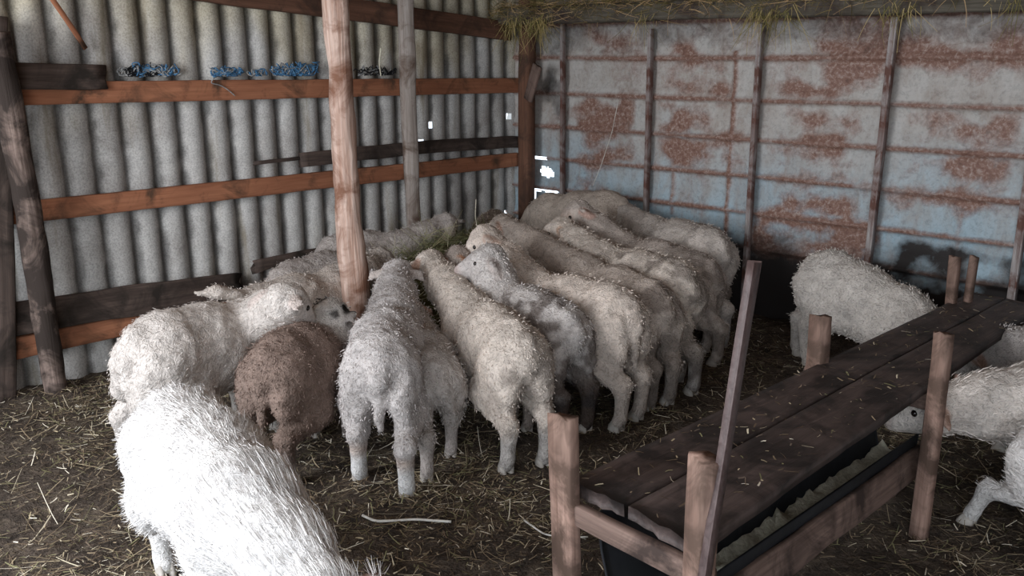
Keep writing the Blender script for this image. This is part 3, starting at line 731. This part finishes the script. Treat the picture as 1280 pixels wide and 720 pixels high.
UPV = np.array([0, 0, 1.0])
def sheep(label, hoofs, head, hdir, s=1.0, zr=None, zw=None, col=(.52, .47, .42), face=None, leg=None, ears=(.42, .24, .17), width=1.0, tail='hang', rump=None, wither=None,
          fore=None, spots=None, dirt=.3, tuft=(9000, .0085, .0042, .62), seed=0, headroll=0, group=None, earup=0.0, cat='sheep', voxel=.0125, neck=1.0, sock=None, sockh=1.0, hidden=False):
    """hoofs: the two hind hooves on the floor (left, right); head: skull centre; hdir: where the muzzle points"""
    hl, hr = [np.array([p[0], p[1], 0.]) for p in hoofs]; Pk = np.array(head, float); hm = (hl+hr)/2
    zr = zr or .60*s; zw = zw or .585*s
    f = N((Pk-hm)*[1, 1, 0]); 
    R = np.array([*(hm+f*.135*s)[:2], zr]) if rump is None else np.array(rump, float)
    D = N(hdir); 
    dist = np.linalg.norm((Pk-R)[:2]); 
    if wither is None:
        Wt = R+f*min(.46*s, dist*.72); Wt[2] = zw
    else: Wt = np.array(wither, float)
    f = N((Wt-R)*[1, 1, 0]); lat = np.array([-f[1], f[0], 0])     # lat = animal's left
    if (hl-hr)@lat < 0: hl, hr = hr, hl
    # fore hooves
    if fore is None: fl_, fr_ = Wt*[1, 1, 0]+f*.02+lat*.075*s, Wt*[1, 1, 0]+f*.07+(-lat)*.075*s
    else: fl_, fr_ = [np.array([p[0], p[1], 0.]) for p in fore]
    if (fl_-fr_)@lat < 0: fl_, fr_ = fr_, fl_
    Mz = Pk+D*.135*s
    pts = np.array([R, Wt, Pk, Mz, hl, hr, fl_, fr_]); base = np.array([hm[0]*.5+Wt[0]*.5, hm[1]*.5+Wt[1]*.5, 0])
    lo = pts.min(0)-.24*s*width; hi = pts.max(0)+.24*s*width; lo[2] = -.005; hi[2] = pts[:, 2].max()+.14*s
    S = Sdf(lo, hi, voxel); wd = width
    # trunk
    hipc = R+f*.02*s-UPV*.155*s; mid = (R+Wt)/2-UPV*.185*s; ch = Wt-UPV*.19*s
    S.cone(hipc-f*.02*s, mid, .140*s, .160*s, lat, .90*wd, 1.02, .06)
    S.cone(mid, ch, .165*s, .145*s, lat, .90*wd, 1.08, .06)
    S.cone(ch+f*.06*s-UPV*.0*s, ch+f*.06*s+UPV*.03*s, .125*s, .115*s, lat, .9*wd, 1, .06)
    # neck
    nb = Wt+f*.04*s-UPV*.12*s; nm_ = nb*.45+Pk*.55-UPV*.0*s
    S.cone(nb, nm_, .122*s*neck, .096*s*neck, lat, .92, 1.0, .06); S.cone(nm_, Pk-D*.015*s, .096*s*neck, .070*s, lat, .95, 1, .05)
    # head
    side = N(np.cross(UPV, D)) if abs(D[2]) < .97 else lat
    side = N(side+headroll*np.cross(D, side)); top = np.cross(D, side)
    S.cone(Pk-D*.015*s, Pk+D*.045*s, .071*s, .062*s, side, .92, 1.0, .03)
    S.cone(Pk+D*.04*s-top*.004*s, Mz-top*.006*s, .055*s, .034*s, side, .88, 1.05, .025)
    S.cone(Pk+D*.02*s-top*.03*s, Mz-D*.012*s-top*.018*s, .040*s, .026*s, side, .85, 1, .02)    # jaw
    S.cone(Pk+D*.10*s+top*.012*s, Pk+D*.10*s+top*.012*s+side*.001, .024*s, .024*s, k=.02)
    S.cone(Pk-D*.01*s+top*.035*s, Pk+D*.02*s+top*.04*s, .046*s, .034*s, side, 1.15, .8, .03)    # woolly forelock
    earpts = []
    for sg in (-1, 1):
        e0 = Pk-D*.022*s+side*sg*.050*s+top*.022*s
        ed = N(side*sg*.9-D*.38-top*(.48-earup)); e1 = e0+ed*.058*s; e2 = e1+N(ed-top*.5)*.055*s
        S.cone(e0, e1, .018*s, .029*s, N(np.cross(ed, D-top*.4)), 1.0, .42, .012); S.cone(e1, e2, .029*s, .010*s, N(np.cross(ed, D-top*.4)), 1.0, .42, .01)
        earpts += [(e0, e2)]
    # legs
    for hf, sg in ((hl, 1), (hr, -1)):
        hip = R+lat*sg*.072*s*wd-UPV*.20*s-f*.02*s
        kf = (hf-(R*[1, 1, 0]-f*.10*s))*[1, 1, 0]
        st = np.array([*(R+lat*sg*.085*s*wd+f*.05*s)[:2], zr-.33*s])+kf*.25
        hk = np.array([*(hf-f*.032*s)[:2], .205*s+.0])*1.0; hk[:2] += (hip[:2]-hk[:2])*.10
        ft = hf+[0, 0, .055*s]-f*.005*s
        S.cone(hip, st, .112*s, .080*s, lat, .72, 1.1, .05); S.cone(hip-f*.045*s, hk*.45+hip*.55-f*.03*s, .082*s, .056*s, lat, .8, 1, .05)
        S.cone(st, hk, .070*s, .040*s, k=.035); S.cone(hk, ft, .037*s, .029*s, k=.02); S.cone(ft, hf+[0, 0, .026*s]+f*.010*s, .031*s, .032*s, k=.012)
    for hf, sg in ((fl_, 1), (fr_, -1)):
        sh = Wt+lat*sg*.075*s*wd-UPV*.20*s; el = sh-UPV*.12*s-f*.03*s; el = el*.8+np.array([hf[0], hf[1], el[2]])*.2
        kn = np.array([hf[0], hf[1], .17*s])*.8+np.array([el[0], el[1], .17*s])*.2+f*.012*s
        ft = hf+[0, 0, .055*s]
        S.cone(sh, el, .085*s, .052*s, lat, .8, 1, .05); S.cone(el, kn, .048*s, .036*s, k=.03); S.cone(kn, ft, .034*s, .028*s, k=.02); S.cone(ft, hf+[0, 0, .026*s]+f*.010*s, .030*s, .031*s, k=.012)
    # tail
    tb = R-f*.115*s-UPV*.085*s; tail_seg = None
    if tail == 'hang': tail_seg = [tb, tb-f*.045*s-UPV*.08*s, tb-f*.04*s-UPV*.27*s]
    elif tail == 'swing': tail_seg = [tb, tb-f*.055*s-UPV*.08*s-lat*.01, tb-f*.045*s-UPV*.22*s-lat*.075*s]
    elif tail == 'out': tail_seg = [tb+UPV*.05, tb-f*.08*s+lat*.02+UPV*.075, tb-f*.16*s+lat*.05+UPV*.085]
    elif tail == 'short': tail_seg = [tb, tb-f*.04*s-UPV*.07*s, tb-f*.035*s-UPV*.14*s]
    if tail_seg is not None:
        S.cone(tail_seg[0], tail_seg[1], .040*s, .036*s, lat, 1, .75, .03); S.cone(tail_seg[1], tail_seg[2], .034*s, .014*s, lat, 1, .75, .02)
    V, F = surface_nets(S.F, S.o, S.h)
    # relax, then normals
    E = np.concatenate([F[:, [0, 1]], F[:, [1, 2]], F[:, [2, 3]], F[:, [3, 0]]]); 
    for _ in range(2):
        A = np.zeros_like(V); c = np.zeros(len(V)); np.add.at(A, E[:, 0], V[E[:, 1]]); np.add.at(c, E[:, 0], 1); np.add.at(A, E[:, 1], V[E[:, 0]]); np.add.at(c, E[:, 1], 1)
        V = V*.5+.5*A/np.maximum(c, 1)[:, None]
    fn = np.cross(V[F[:, 2]]-V[F[:, 0]], V[F[:, 3]]-V[F[:, 1]]); Nn = np.zeros_like(V)
    for q in range(4): np.add.at(Nn, F[:, q], fn)
    Nn /= np.maximum(np.linalg.norm(Nn, axis=1), 1e-9)[:, None]
    # masks
    def segd(p, a, b):
        ab = b-a; t = np.clip(((p-a)@ab)/(ab@ab), 0, 1); return np.linalg.norm(p-a-t[:, None]*ab, axis=1), t
    so = seed*3.37
    nz1 = fbm(V*9+so, 3); nz2 = fbm(V*26+so, 2)
    dh, th = segd(V, Pk+D*.045*s, Mz); along = (V-Pk)@D
    wf = (1-sstep(.055*s, .085*s, dh+(nz2-.5)*.02))*sstep(-.01*s, .04*s, along)
    wear = np.zeros(len(V))
    for e0, e2 in earpts: de, te = segd(V, e0+(e2-e0)*.25, e2); wear = np.maximum(wear, 1-sstep(.022*s, .034*s, de))
    wleg = 1-sstep(.13*s, .20*s, V[:, 2]+(nz1-.5)*.05)
    bare = np.clip(np.maximum.reduce([wf, wear, wleg]), 0, 1)
    # lumpy fleece
    V = V+Nn*((1-bare)*((fbm(V*32+so, 2)-.5)*.018+(nz1-.5)*.012))[:, None]
    col = np.array(col); face = np.array(face if face is not None else np.clip(col*1.10+.03, 0, .8)); leg = np.array(leg if leg is not None else col*.95); ears = np.array(ears)
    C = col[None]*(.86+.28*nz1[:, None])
    C = C*(1-.10*(nz2[:, None] > .58))
    C = C*(1-wf[:, None])+face[None]*(.92+.16*nz2[:, None])*wf[:, None]
    nose = 1-sstep(.022*s, .048*s, np.linalg.norm(V-(Mz+D*.018*s), axis=1)); C = C*(1-.45*nose[:, None])+np.array([.40, .27, .24])*.45*nose[:, None]
    mouth = np.exp(-(((V-Mz)@top+.016*s)/(.0035*s))**2)*(1-sstep(.03*s, .05*s, np.linalg.norm(V-Mz, axis=1))); C *= (1-.55*mouth[:, None])
    C = C*(1-.75*wear[:, None])+ears[None]*.75*wear[:, None]
    C = C*(1-wleg[:, None])+leg[None]*(.85+.3*nz1[:, None])*wleg[:, None]
    if sock is not None:
        k = (1-sstep(.09*s*sockh, .16*s*sockh, V[:, 2]+(nz1-.5)*.06*sockh))[:, None]; C = C*(1-k)+np.array(sock)*k
    if spots is not None:
        k = (1-sstep(.12*s, .20*s, np.linalg.norm(V-Pk, axis=1)+(nz1-.5)*.05))[:, None]*(1-.6*wear[:, None]); C = C*(1-k)+face[None]*(.9+.2*nz2[:, None])*k
    if spots is not None:   # dark markings on the head and neck
        k = sstep(.55, .59, fbm(V*15+so+5, 2)+.04*wf)*(1-sstep(.10*s, .2*s, np.linalg.norm(V-Pk-D*.03, axis=1)))
        C = C*(1-k[:, None])+np.array(spots)*k[:, None]
    # caked dirt: breech, belly and knees
    rear = 1-sstep(-.02*s, .16*s, (V-R+f*.12*s)@f); low = 1-sstep(.22*s, .42*s, V[:, 2])
    k = sstep(.50, .64, fbm(V*15+so+2, 3)+.10*(rear-.5)+.12*low*rear-.08*(1-dirt*1.6))*np.clip(dirt*1.6, 0, 1)*(1-wf)*(1-sstep(.22*s, .5*s, (V-R)@f)*.85)
    C = C*(1-.72*k[:, None])+np.array([.10, .075, .062])*.72*k[:, None]
    root = empty('sheep', base); tag(root, label, cat, group)
    o = link('body', mesh_np('body', V-base, F, C), M['wool'], root)
    # fleece locks
    nT, Lt, Wt_, flow = tuft
    r = np.random.default_rng(100+seed)
    pick = r.choice(len(V), nT, p=((1-bare)**2+.001)/((1-bare)**2+.001).sum())
    P0 = V[pick]+r.normal(0, voxel*.45, (nT, 3)); P0 -= Nn[pick]*.003
    sp = np.clip(((P0-R)@f)/max(1e-3, (Wt-R)@f), -.3, 1.3)
    dv = -f[None]*.9-UPV[None]*.45
    dv = np.where(((P0-Wt)@f > .03)[:, None], -N(Pk-Wt)[None]*.9-UPV[None]*.2, dv)
    dv = dv-(np.sum(dv*Nn[pick], 1))[:, None]*Nn[pick]
    Dt = Nn[pick]*(1-flow)+dv*flow+r.normal(0, .28*(1.1-flow), (nT, 3))
    Ct = C[pick]*(.80+.42*r.random((nT, 1)))
    TV, TF, TC = strands(P0-base, Dt, Lt*(.6+.8*r.random(nT))*(1-.6*bare[pick]), Wt_*(.6+.8*r.random(nT)), r.normal(size=(nT, 3)), Ct, curl=.35 if flow < .65 else (.12 if flow < .9 else .05), segs=2, taper=.25, seed=seed)
    link('fleece', mesh_np('fleece', TV, TF, TC, smooth=False), M['tuft'], root)
    if not hidden:
        for sg in (-1, 1):
            ec = Pk+D*.045*s+side*sg*.0525*s+top*.018*s
            a = np.linspace(0, 2*math.pi, 12, endpoint=False); b = np.linspace(0, math.pi, 7)
            A, B = np.meshgrid(b, a, indexing='ij'); EV = np.stack([np.sin(A)*np.cos(B), np.sin(A)*np.sin(B), np.cos(A)], -1).reshape(-1, 3)*.0125*s
            link('eye', mesh_np('eye', EV, grid_faces(7, 12, True)), M['eye'], root, ec-base)
    HV, HF = hoof_mesh(s*1.3)
    ang = math.atan2(f[1], f[0])
    for hf in (hl, hr, fl_, fr_):
        o = link('hoof', mesh_np('hoof', HV, HF), M['hoof'], root, (hf-base)+[0, 0, -.004]+f*.008); o.rotation_euler = (0, 0, ang)
    return root

W1 = (.62, .57, .53)      # cream white
GR = (.50, .475, .46)      # greyish
CR = (.64, .565, .50)      # cream
DK = (.40, .34, .30)       # dusty
LONG = (9000, .055, .0028, .80)
H2 = lambda *p: [at(x, y, 0) for x, y in p]

# the front row, left to right, all facing the hay
sheep('greyish lamb seen from behind with white socks, right beside the log post', H2((450, 601), (509, 622)), at(497, 346, .56), (-.55, .62, -.55), s=1.0, col=(.56, .525, .51), tail='hang', seed=1,
      leg=(.46, .36, .30), sock=(.80, .79, .78), dirt=.1, face=(.68, .64, .60), ears=(.55, .48, .44))
sheep('smallest lamb, only its rump and thin swinging tail showing between two bigger ones', H2((534, 600), (564, 570)), at(510, 392, .44), (-.8, .4, -.5), s=.82, zr=.475, col=(.47, .43, .40), tail='swing', seed=2, dirt=.1, width=1.0, leg=(.5, .45, .42), hidden=True)
sheep('cream curly lamb third from the log post, long neck stretched to the hay', H2((634, 590), (681, 581)), at(537, 332, .56), (-.85, .30, -.48), s=.97, zr=.59, width=.9, col=CR, tail='short', seed=3, dirt=.28, leg=(.58, .55, .52), neck=1.0)
sheep('narrow lamb squeezed in the middle, only its head with an orange ear showing', [(-2.28, 2.66), (-2.30, 2.58)], at(571, 326, .57), (-.45, -.45, -.65), s=.82, zr=.44, zw=.44, col=DK, face=(.50, .40, .34), tail='short', seed=4, ears=(.62, .30, .16), dirt=.1, width=.75)
sheep('grey speckled lamb with dirty breech and black legs, looking left at the hay', H2((697, 556), (733, 538)), at(610, 328, .645), (-.78, -.55, -.28), s=1.0, zr=.60, col=(.57, .53, .505), leg=(.06, .052, .05), sock=(.06, .052, .05), sockh=1.9, tail='short', seed=5, dirt=.9, face=(.52, .48, .46), ears=(.44, .38, .35))
sheep('cream woolly lamb in the middle of the row with head raised sideways', H2((774, 538), (798, 524)), at(606, 302, .66), (-.62, -.50, -.75), s=1.0, zr=.63, col=(.67, .58, .51), tail='hang', seed=6, dirt=.18, ears=(.52, .35, .27), leg=(.60, .52, .46))
sheep('dusty lamb mostly hidden behind the cream one, woolly ridge of back showing', H2((812, 512), (836, 506)), at(628, 284, .58), (-.85, -.1, -.5), s=1.0, zr=.60, col=(.56, .48, .42), tail='short', seed=7, dirt=.45, leg=(.45, .40, .36), hidden=True)
sheep('cream lamb with mud-flecked haunch and orange ear, right half of the row', H2((866, 493), (848, 478)), at(700, 290, .60), (-.80, -.38, -.45), s=1.03, zr=.64, col=(.66, .58, .51), tail='short', seed=8, dirt=.5, ears=(.60, .31, .16), leg=(.48, .44, .41))
sheep('tan-faced lamb with pricked ears looking over the backs near the corner', H2((895, 456), (882, 440)), at(722, 268, .66), (-.66, -.62, -.55), s=1.0, zr=.58, zw=.60, col=(.53, .46, .41), tail='short', seed=9, dirt=.4, face=(.50, .40, .34), ears=(.52, .33, .27), earup=.3)
sheep('long grey-cream lamb at the right end of the row, rump toward bench', H2((903, 434), (889, 422)), at(758, 262, .58), (-.9, -.1, -.45), s=1.06, zr=.66, col=(.60, .54, .49), tail='short', seed=10, dirt=.15, leg=(.50, .47, .45), hidden=True)
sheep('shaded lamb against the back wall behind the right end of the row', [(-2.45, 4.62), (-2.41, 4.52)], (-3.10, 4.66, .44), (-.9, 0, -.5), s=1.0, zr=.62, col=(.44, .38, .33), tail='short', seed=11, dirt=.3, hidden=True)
sheep('smooth pale lamb standing crosswise at the back wall near the corner', [(-3.16, 4.72), (-3.18, 4.60)], (-3.88, 4.62, .50), (-.75, -.35, -.6), s=1.10, zr=.74, zw=.66, col=(.56, .48, .41), tail='short', seed=12, dirt=.05, tuft=(6000, .006, .004, .8))
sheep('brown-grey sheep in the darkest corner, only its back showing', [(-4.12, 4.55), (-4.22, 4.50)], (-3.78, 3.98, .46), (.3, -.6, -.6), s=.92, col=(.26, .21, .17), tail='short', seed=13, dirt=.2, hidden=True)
# the far side of the hay
sheep('grey-backed sheep by the corrugated wall just right of the log, face hidden', [(-4.14, 2.98), (-4.02, 2.92)], at(558, 284, .56), (.45, -.35, -.62), s=.96, zr=.60, col=(.46, .415, .385), face=(.66, .58, .49), tail='short', seed=14, dirt=.1, ears=(.75, .70, .68), wither=(-3.87, 3.30, .57))
sheep('sheep behind the log post, its brown-eared pale face down in the hay', [(-3.80, 2.46), (-3.92, 2.48)], at(512, 301, .50), (.85, .05, -.45), s=.92, zr=.54, col=(.48, .43, .40), face=(.60, .53, .48), tail='short', seed=15, dirt=.1, ears=(.30, .17, .12), width=.8)
sheep('woolly sheep stretching right behind the log post, tail held out left', [(-3.40, 1.98), (-3.28, 1.90)], at(477, 329, .50), (.62, .30, -.62), s=.98, zr=.59, col=(.60, .54, .49), tail='out', seed=16, dirt=.1, ears=(.38, .22, .16), wither=(-3.42, 2.50, .57))
sheep('large cream sheep at left, head turned right with eye and ear visible', [(-3.25, 1.38), (-3.03, 1.32)], at(360, 380, .62), (-.05, .70, -.62), s=1.03, zr=.655, zw=.585, col=W1, tail='hang', seed=17, dirt=.05, width=1.05, tuft=(12000, .010, .0028, .86), face=(.68, .62, .58), ears=(.56, .47, .43), wither=(-3.16, 1.86, .585), neck=1.0)
sheep('dark brown-grey lamb seen from behind with black and white spotted head', [(-2.78, 1.62), (-2.60, 1.68)], at(414, 397, .51), (-.35, .62, -.55), s=.98, zr=.575, zw=.53, col=(.25, .185, .155), face=(.60, .57, .54), spots=(.03, .027, .026), leg=(.20, .15, .13), sock=(.30, .26, .24), tail='hang', seed=18, dirt=.15, ears=(.10, .085, .08))
# the front sheep
sheep('large white long-haired sheep in the foreground bottom left, facing out of frame', [at(206, 714)[:2], at(254, 736)[:2]], (-1.34, .93, .46), (.72, -.40, -.62), s=.98, zr=.68, zw=.67, col=(.70, .68, .665), tail='none', seed=19, dirt=.0, width=1.08, tuft=(50000, .036, .0013, .975), voxel=.012, wither=(-1.75, .99, .66), leg=(.7, .68, .66))
# right of the bench
sheep('lone white sheep right of the flock, head lowered under the plank bench', [(-1.86, 4.40), (-1.76, 4.30)], (-1.20, 4.24, .36), (.70, -.35, -.62), s=1.0, zr=.63, zw=.50, col=(.60, .555, .51), tail='short', seed=20, dirt=.05, width=1.02)
sheep('cream sheep right of the bench with its muzzle in the black trough', [(-.02, 3.50), (-.04, 3.36)], (-.80, 3.10, .37), (-.88, -.12, -.42), s=1.08, zr=.66, zw=.58, col=(.66, .60, .55), tail='short', seed=21, dirt=.03, wither=(-.45, 3.30, .57), fore=[(-.42, 3.42), (-.40, 3.22)], tuft=(11000, .018, .003, .85))
sheep('white sheep at lower right edge stepping forward with a spotted foreleg', [(.28, 3.02), (.26, 2.86)], (-.10, 2.70, .40), (.1, -.8, -.5), s=.88, zr=.55, zw=.47, col=(.72, .69, .67), tail='short', seed=22, dirt=.1, wither=(-.37, 2.95, .47), fore=[tuple(at(1214, 655, 0)[:2]), (-.34, 2.82)], tuft=(11000, .022, .0025, .88), leg=(.62, .60, .58))
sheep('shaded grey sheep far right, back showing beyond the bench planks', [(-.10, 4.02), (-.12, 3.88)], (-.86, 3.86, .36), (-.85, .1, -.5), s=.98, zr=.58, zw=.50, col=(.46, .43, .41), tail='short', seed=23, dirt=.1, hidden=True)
